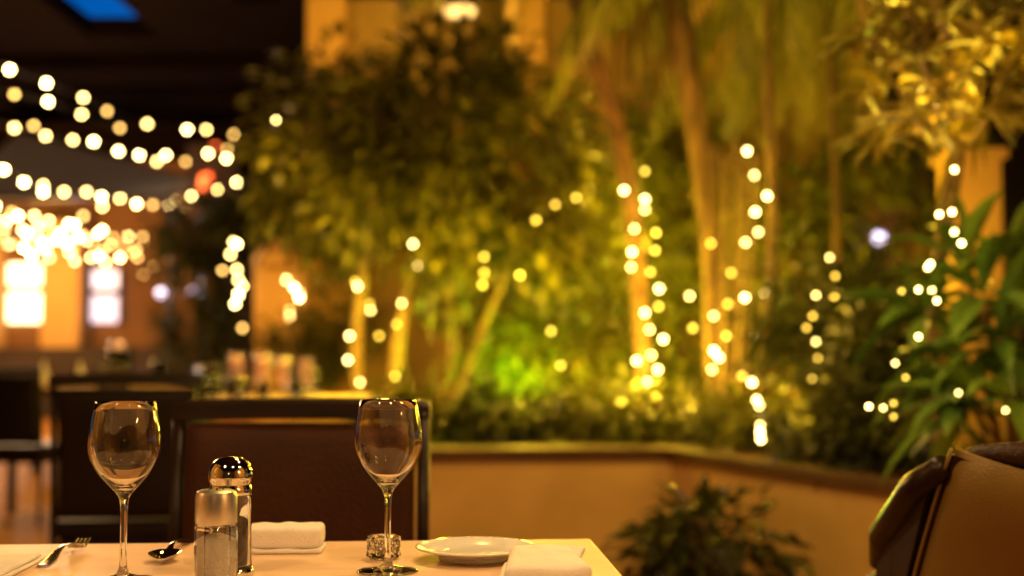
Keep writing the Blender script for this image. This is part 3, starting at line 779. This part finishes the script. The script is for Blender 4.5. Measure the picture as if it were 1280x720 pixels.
# glossy broad-leaved shrub at the right
base = Vector((1.66, 4.22, .5))
gs = thing('glossy_shrub', 'shrub with long glossy green leaves leaning over the planter cap above the tub chair', 'shrub', base)
tm = MB(); lm = MB()
for (a, b_, Y, n, L, tl) in [(1205, 338, 4.0, 9, .24, (-.5, -.1, .2)), (1160, 392, 3.95, 10, .25, (-.6, 0, -.3)), (1228, 372, 3.85, 10, .26, (-.2, 0, .2)), (1245, 430, 3.8, 12, .27, (-.3, 0, 0)), (1180, 455, 3.85, 10, .24, (-.4, 0, -.4)),
                              (1215, 512, 3.75, 11, .26, (-.8, 0, -.1)), (1268, 500, 3.7, 11, .26, (-.3, 0, 0)), (1275, 390, 4.1, 11, .27, (0, 0, .2)), (1290, 440, 3.9, 11, .27, (0, 0, 0)), (1165, 505, 4.05, 9, .2, (-.3, 0, -.2)), (1255, 330, 4.2, 9, .24, (0, 0, .4))]:
    q = P(a, b_, Y) - base
    tm.tube([Vector((rnd(-.05, .05), rnd(-.05, .05), 0)), Vector((q.x * .35, q.y * .35, q.z * .62)), q], [.014, .011, .006], n=7)
    rosette(lm, q, n + 1, L * 1.12, .072, up=.05, droop=1.1, tilt=Vector(tl))
tm.build('stem', M['bark'], gs); lm.build('leaf', M['leaf_gloss'], gs, smooth=False)
# shrubs and low plants
def shrub(name, label, c, rad, ncl, nl, L, w, m, base_z=G, group='shrubs in the planting bed', clr=.16, cat='shrub'):
    c = Vector(c); base = Vector((c.x, c.y, base_z)); t = thing(name, label, cat, base, 0, group)
    mb = MB(); cs = clumped_leaves(mb, c - base, rad, ncl, nl, L, w, clr=clr, droop=.7, shell=.35)
    mb.build('foliage', m, t, smooth=False)
    tm = MB()
    for q in cs[::3]: tm.tube([Vector((rnd(-.03, .03), rnd(-.03, .03), 0)), Vector((q.x * .5, q.y * .5, q.z * .4)), q], [.008, .006, .003], n=5)
    tm.build('stem', M['bark'], t)
    return t
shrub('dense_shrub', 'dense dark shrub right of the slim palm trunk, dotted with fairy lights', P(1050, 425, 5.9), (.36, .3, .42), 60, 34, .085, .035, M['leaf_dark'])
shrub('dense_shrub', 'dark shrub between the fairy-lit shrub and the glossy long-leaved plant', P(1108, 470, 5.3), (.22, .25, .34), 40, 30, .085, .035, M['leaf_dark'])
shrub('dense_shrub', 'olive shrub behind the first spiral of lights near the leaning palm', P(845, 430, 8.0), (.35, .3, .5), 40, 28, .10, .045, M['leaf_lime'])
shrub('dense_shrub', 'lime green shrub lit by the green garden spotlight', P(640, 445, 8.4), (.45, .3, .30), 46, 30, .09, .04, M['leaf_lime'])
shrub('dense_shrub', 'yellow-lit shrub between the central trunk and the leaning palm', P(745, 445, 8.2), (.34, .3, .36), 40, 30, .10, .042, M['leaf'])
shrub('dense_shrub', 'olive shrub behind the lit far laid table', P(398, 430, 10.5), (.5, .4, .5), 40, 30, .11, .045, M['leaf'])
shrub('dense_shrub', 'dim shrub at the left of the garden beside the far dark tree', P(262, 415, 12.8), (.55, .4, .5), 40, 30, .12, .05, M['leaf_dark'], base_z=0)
low = [(520, 6.6, 'leaf', 'left end, behind the near chair'), (590, 6.5, 'leaf_dark', 'below the green spotlight'), (660, 6.6, 'leaf_dark', 'right of the green spotlight'), (735, 6.5, 'leaf', 'left of the leaning palm'), (805, 6.5, 'leaf_lime', 'at the foot of the leaning palm'),
       (868, 6.3, 'leaf', 'behind the planter corner'), (925, 6.0, 'leaf_lime', 'at the foot of the slim palm'), (985, 5.6, 'leaf', 'right of the slim palm foot'), (1050, 5.25, 'leaf_dark', 'below the fairy-lit dark shrub'), (1105, 4.9, 'leaf_dark', 'next to the glossy long-leaved plant')]
for px, Y, m, w_ in low:
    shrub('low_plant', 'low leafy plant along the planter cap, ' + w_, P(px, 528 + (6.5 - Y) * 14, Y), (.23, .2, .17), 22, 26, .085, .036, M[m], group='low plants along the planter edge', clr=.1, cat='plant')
c = P(892, 672, 4.75)
pb = shrub('potted_shrub', 'dark little shrub in a terracotta pot in front of the planter corner', (c.x, c.y, .27), (.34, .28, .18), 42, 16, .10, .05, M['leaf_dark'], base_z=.16, group=None, clr=.11)
mb = MB(); mb.lathe([(0, -.155), (.11, -.155), (.15, .0), (.16, .0), (.16, .03), (.14, .03), (.135, .0), (0, -.01)], n=32); fix(mb.build('pot', M['pot'], pb), 50)

# ------------------------------------------------------------------ fairy lights
def ico(r):
    bm = bmesh.new(); bmesh.ops.create_icosphere(bm, subdivisions=2, radius=r); bm.verts.index_update()
    mb = MB(); mb.add([v.co.copy() for v in bm.verts], [[v.index for v in f.verts] for f in bm.faces]); bm.free(); return mb
_bm = {}
def bulbmesh(r, m):
    if (r, m) not in _bm:
        o = ico(r).build('bulb', M[m]); _bm[(r, m)] = o.data; bpy.data.objects.remove(o)
    return _bm[(r, m)]
glows = []
def fairy(label, pts, Y, r=.0118, bright='bulb', dim='bulb_dim', group='fairy light strings in the garden', name='fairy_light_string', wire=True, jit=.05, sag=0):
    """pts: (px,py[,d]) with d=1 for a dimmer bulb"""
    W_ = []
    for q in pts:
        y = (Y(q[0]) if callable(Y) else Y) + rnd(-jit, jit)
        W_.append((P(q[0], q[1], y), len(q) > 2))
    base = W_[0][0].copy(); t = thing(name, label, 'string lights', base, 0, group)
    if wire:
        mb = MB(); path = []
        for i, (p, _) in enumerate(W_):
            path.append(p - base)
            if i < len(W_) - 1: path.append((p + W_[i + 1][0]) / 2 - base + Vector((rnd(-.01, .01), rnd(-.01, .01), -sag)))
        mb.tube([q + Vector((0, .004, r * 1.15)) for q in path], .0022 if r < .02 else .005, n=5); mb.build('wire', M['wire'], t)
    if group == 'fairy light strings in the garden':
        for p, d in W_[::3]: glows.append((p + Vector((0, .03, 0)), 1.1 * (r / .0118) ** 2))
    for p, d in W_:
        o = bpy.data.objects.new('bulb', bulbmesh(r, dim if d else (bright if random.random() < .62 or bright == dim else bright.split('_')[0] + '_mid'))); COL.objects.link(o); o.parent = t; o.location = p - base
    return t
fairy('fairy lights spiralling down the leaning palm trunk', [(806, 214, 1), (780, 238), (806, 249), (806, 262), (793, 286), (820, 291, 1), (819, 313, 1), (790, 315), (789, 334), (813, 340, 1), (824, 361), (823, 383, 1), (806, 391), (812, 412), (829, 424), (814, 444), (796, 451), (822, 462), (809, 478), (802, 484), (799, 498)], 6.85)
fairy('fairy lights around the middle palm trunk', [(889, 304, 1), (914, 341, 1), (862, 370), (910, 380, 1), (892, 395), (866, 410, 1), (908, 420, 1), (892, 438), (899, 447), (890, 462), (893, 440)], 7.0)
fairy('fairy lights winding down the slim pale palm trunk to its foot', [(934, 189), (943, 219), (959, 245), (944, 265), (948, 290), (932, 303), (957, 366), (931, 372), (944, 420), (928, 470, 1), (940, 478)], 6.4)
fairy('bright trailing end of fairy lights just above the planter cap at the slim palm', [(946, 500), (949, 507), (950, 532), (950, 540), (951, 549)], 5.35, r=.010, jit=.02)
fairy('fairy lights on the left one of the twin garden trunks', [(465, 244, 1), (465, 257), (446, 281), (462, 301), (447, 358), (444, 352, 1), (463, 388), (462, 380, 1), (437, 420), (435, 450), (450, 478), (474, 420, 1)], 8.15, r=.012)
fairy('fairy lights on the right one of the twin garden trunks', [(516, 305), (521, 332), (502, 379), (496, 405, 1), (494, 470, 1)], 8.0, r=.012)
fairy('sparse amber lights scattered through the central shrubs', [(694, 256, 1), (720, 247, 1), (670, 275, 1), (605, 321, 1), (605, 341, 1), (603, 356, 1), (650, 344, 1), (689, 414, 1), (701, 457, 1), (700, 505), (664, 490, 1)], 7.3, jit=.2)
fairy('fairy lights hanging on the dark shrub right of the slim palm', [(1037, 322), (1044, 345, 1), (1020, 369), (1043, 370, 1), (1016, 395, 1), (1008, 410, 1), (1020, 427), (1022, 448, 1), (1015, 473, 1)], 5.4, r=.0075)
fairy('fairy lights among the glossy long-leaved shrub', [(1127, 364, 1), (1148, 362), (1165, 363), (1171, 376), (1148, 421), (1119, 454), (1132, 472, 1), (1117, 504, 1), (1104, 510), (1086, 508), (1117, 521, 1), (1198, 491), (1257, 513)], 3.62, r=.0048, jit=.08)
fairy('fairy lights climbing the pale trunk of the lance-leaved tree', [(1170, 136), (1193, 212), (1174, 268), (1190, 265), (1193, 290), (1202, 304), (1163, 330), (1160, 334)], 3.75, r=.0062, jit=.03)
fairy('column of bright lights left of the garden beside the dark tree', [(292, 303), (296, 305), (288, 318), (296, 337), (298, 350), (303, 358), (298, 368), (294, 380), (303, 410, 1), (278, 338, 1)], 12.2, r=.019, bright='festoon', dim='festoon_dim', jit=.2, group='light columns left of the garden')
fairy('amber column of lights in front of the small orange gateway', [(358, 350), (368, 360), (375, 366, 1), (388, 374, 1), (396, 386, 1), (362, 396), (362, 388, 1), (378, 417), (374, 372)], 12.0, r=.018, bright='festoon', dim='festoon_dim', jit=.2, group='light columns left of the garden')
fairy('lone bright bulb hanging among the leaves of the left tree', [(345, 150)], 7.0, r=.008, wire=True, group=None)
FG = 'festoon strings over the far terrace'
yl = lambda a, b: (lambda px: a + (b - a) * max(0, px) / 300)
kw = dict(r=.0225, bright='festoon', dim='festoon_dim', group=FG, name='festoon_string', sag=.03)
fairy('topmost festoon string of round bulbs at the upper left', [(-20, 70), (12, 87), (58, 104), (104, 122), (134, 139, 1), (184, 155), (234, 162), (258, 162), (292, 168, 1)], yl(11, 17), **kw)
fairy('short festoon string just below the topmost one', [(-22, 108), (18, 118, 1), (60, 127), (102, 143), (150, 160, 1)], yl(11.5, 17), **kw)
fairy('second festoon string sagging over the lilac awning', [(-15, 148), (18, 160), (42, 157, 1), (57, 170), (91, 175), (117, 177), (148, 189), (174, 194), (196, 202), (207, 194), (232, 202, 1), (260, 192), (283, 198), (284, 186, 1)], yl(12, 17), **kw)
fairy('third festoon string along the lower edge of the lilac awning', [(5, 212), (30, 228), (54, 232), (54, 240), (80, 240), (108, 240), (127, 246), (128, 258), (150, 248), (171, 255), (191, 256, 1), (212, 256), (218, 250), (240, 245), (234, 258, 1), (272, 237), (296, 228)], yl(12, 17), **kw)
fairy('fourth festoon string crowded over the warm window', [(-6, 258), (15, 265, 1), (43, 270), (61, 276), (86, 280), (93, 281), (128, 288), (123, 292), (161, 295), (178, 296, 1), (170, 312, 1)], yl(13, 17), **kw)
fairy('lowest festoon string across the restaurant front', [(6, 285, 1), (28, 287), (10, 306, 1), (30, 310), (52, 302), (58, 312), (70, 300), (87, 315), (108, 300), (114, 322), (124, 320), (132, 328), (150, 322), (172, 322, 1), (178, 343, 1), (192, 333, 1)], yl(14, 17.5), **kw)
fairy('added golden bulbs imitating haze between the two lowest festoon strings', [(-8, 272), (8, 276), (22, 270), (34, 292), (48, 284), (76, 292), (98, 296), (104, 270, 1), (84, 304), (62, 322, 1), (40, 318), (94, 326, 1), (138, 306, 1)], yl(13.5, 17), **{**kw, 'r': .026})  # invented bulbs that merge into a golden haze
fairy('added faint amber bulbs imitating haze under the lowest festoon string', [(4 + k * 12.5, 296 + 10 * math.sin(k * 2.1) + k * .9, 1) for k in range(15)], yl(15, 18.5), **kw)  # made-up row of dim bulbs standing in for haze
fairy('row of dim lilac lamps between the restaurant front and the garden', [(201, 366), (241, 366), (256, 367)], 15, r=.05, bright='cool_bulb', dim='cool_bulb', group=None, name='lamp_row')
fairy('single pale lilac lamp glowing behind the hanging palm fronds', [(1099, 297)], 10.5, r=.05, bright='cool_bulb', dim='cool_bulb', group=None, name='lamp_globe')

# ceiling lamp over the garden building
cl = P(575, 19, 10.75); t = thing('ceiling_lamp', 'round lit ceiling lamp at the top centre above the garden', 'lamp', cl)
mb = MB(); mb.lathe([(0, 0), (.10, 0), (.13, .02), (.13, .05), (0, .05)], n=28); mb.build('diffuser', M['ceiling_glow'], t)
mb = MB(); mb.lathe([(0, .052), (.14, .052), (.14, .08), (.02, .09), (.02, ZR - cl.z), (0, ZR - cl.z)], n=24); mb.build('holder', M['black_metal'], t)
# garden spotlights
def spot(label, loc, proto=[]):
    if proto: return dup(proto[0], loc, rnd(-1, 1), label)
    t = thing('garden_spotlight', label, 'spotlight', loc, 0, 'garden spotlights')
    mb = MB(); mb.lathe([(.018, .10), (.038, .14), (.042, .20), (.038, .20), (.034, .145), (0, .135)], n=20); mb.build('lamp_head', M['black_metal'], t)
    mb = MB(); mb.tube([(0, 0, 0), (0, 0, .11)], .008); mb.build('stake', M['black_metal'], t)
    proto.append(t); return t
spot('garden spotlight throwing green light on the lime shrub', (-.02, 7.55, .5))
spot('garden spotlight at the foot of the leaning palm', (.72, 6.75, .5))
spot('garden spotlight below the lance-leaved tree', (1.52, 4.72, .5))

# ------------------------------------------------------------------ light
WARM = (1, .50, .11); AMB = (1, .56, .06); GOLD = (1, .61, .03)
lamp('table_pendant_light', (.30, 2.35, 2.55), (1, .60, .26), 72, .06)
lamp('terrace_pendant_light', (-1.0, .5, 2.5), (1, .55, .20), 62, .05)
lamp('terrace_pendant_light', (.25, .5, 2.4), (1, .60, .28), 40, .05)
lamp('added_wall_wash', (-3.6, 1.0, 2.2), (1, .55, .2), 40, .06)  # added wash lights for the unseen walls, no fixtures there
lamp('added_wall_wash', (3.5, -.8, 2.2), (1, .55, .2), 60, .06)
lamp('added_wall_wash', (-.2, -4.6, 2.4), (1, .55, .2), 14, .06)
lamp('planter_pendant_light', (-.25, 3.5, 2.8), (1, .55, .10), 88, .09)
lamp('chair_fill_light', (1.15, 1.2, 2.3), (1, .60, .15), 48, .09)  # added fill to brighten the back of the tub chair
for p, c_, w in [(P(815, 455, 6.65), GOLD, 60), (P(800, 300, 6.7), GOLD, 16), (P(905, 440, 6.75), AMB, 16), (P(985, 500, 5.9), GOLD, 14), (P(925, 260, 6.1), GOLD, 7), (P(1000, 170, 6.0), GOLD, 12),
                 (P(400, 400, 7.8), GOLD, 36), (P(560, 340, 7.4), GOLD, 28), (P(410, 300, 7.5), GOLD, 18), (P(330, 190, 7.7), AMB, 13), (P(700, 470, 7.6), GOLD, 60), (P(680, 340, 7.2), GOLD, 54), (P(740, 240, 8.2), GOLD, 34),
                 (P(1172, 160, 3.85), GOLD, 3), (P(1215, 110, 3.75), GOLD, 2.4), (P(1120, 110, 3.85), GOLD, 1.6), (P(1245, 60, 3.8), GOLD, 2), (P(1165, 50, 3.9), GOLD, 1.6), (P(1165, 300, 3.5), GOLD, 3), (P(1170, 330, 4.5), GOLD, 6), (P(1040, 380, 5.3), AMB, 6), (P(1110, 350, 3.35), (1, .66, .12), 9),
                 (P(1020, 280, 7.2), GOLD, 18), (P(1180, 300, 6.6), GOLD, 11), (P(1000, 520, 5.5), GOLD, 2.5), (P(860, 505, 6.2), GOLD, 3.5), (P(650, 500, 6.3), GOLD, 2.5), (P(345, 395, 11.4), AMB, 26), (P(396, 15, 10.4), AMB, 9), (P(655, 30, 9.7), AMB, 46), (P(500, 10, 10.3), AMB, 8), (P(800, 330, 9.2), GOLD, 80), (P(920, 300, 9.2), GOLD, 85), (P(1030, 330, 9.2), GOLD, 55), (P(600, 400, 7.2), GOLD, 26), (P(870, 120, 6.7), (1, .42, .05), 7), (P(755, 90, 6.6), (1, .42, .05), 6)]:
    lamp('garden_light', p, c_, w, .05)  # bulb and uplight glow, mixed with added fill that has no fixture
for p, w in glows: lamp('fairy_light_glow', p, GOLD, w, .015)
lamp('green_garden_light', P(637, 466, 7.75), (.34, 1, .01), 48, .04)
lamp('festoon_light', (-4.3, 11.5, 2.6), WARM, 90, .3)
lamp('awning_fill_light', (-5.3, 14.3, 1.9), (1, .80, .72), 190, .2)  # added pale fill to brighten the awning cloth
lamp('festoon_light', (-5.6, 15.5, 2.7), WARM, 260, .3)
lamp('festoon_light', (-7.2, 18.3, 2.3), WARM, 260, .3)
lamp('floor_fill_light', (-4.2, 8.6, 2.6), (1, .5, .08), 130, .2)  # added fill to brighten the floor on the left

w = bpy.data.worlds.new('World'); scene.world = w; w.use_nodes = True
nt = w.node_tree; bg = nt.nodes['Background']; sky = nt.nodes.new('ShaderNodeTexSky'); sky.sky_type = 'NISHITA'
sky.sun_disc = False; sky.sun_elevation = R(5.5); sky.sun_rotation = R(20); sky.air_density = 1; sky.ozone_density = 10
nt.links.new(sky.outputs[0], bg.inputs[0]); bg.inputs[1].default_value = .15
sun = lamp('sun', (0, 0, 30), (1, .9, .8), .003, typ='SUN'); sun.data.angle = R(.5); sun.rotation_euler = (R(84.5), 0, R(160))

scene.view_settings.view_transform = 'Standard'; scene.view_settings.look = 'None'; scene.view_settings.exposure = 0
cy = scene.cycles
scene.render.engine = 'CYCLES'
cy.use_denoising = True; cy.denoiser = 'OPENIMAGEDENOISE'; cy.use_adaptive_sampling = False
cy.sample_clamp_indirect = 6; cy.max_bounces = 10; cy.transmission_bounces = 10; cy.diffuse_bounces = 3; cy.glossy_bounces = 4; cy.blur_glossy = .5
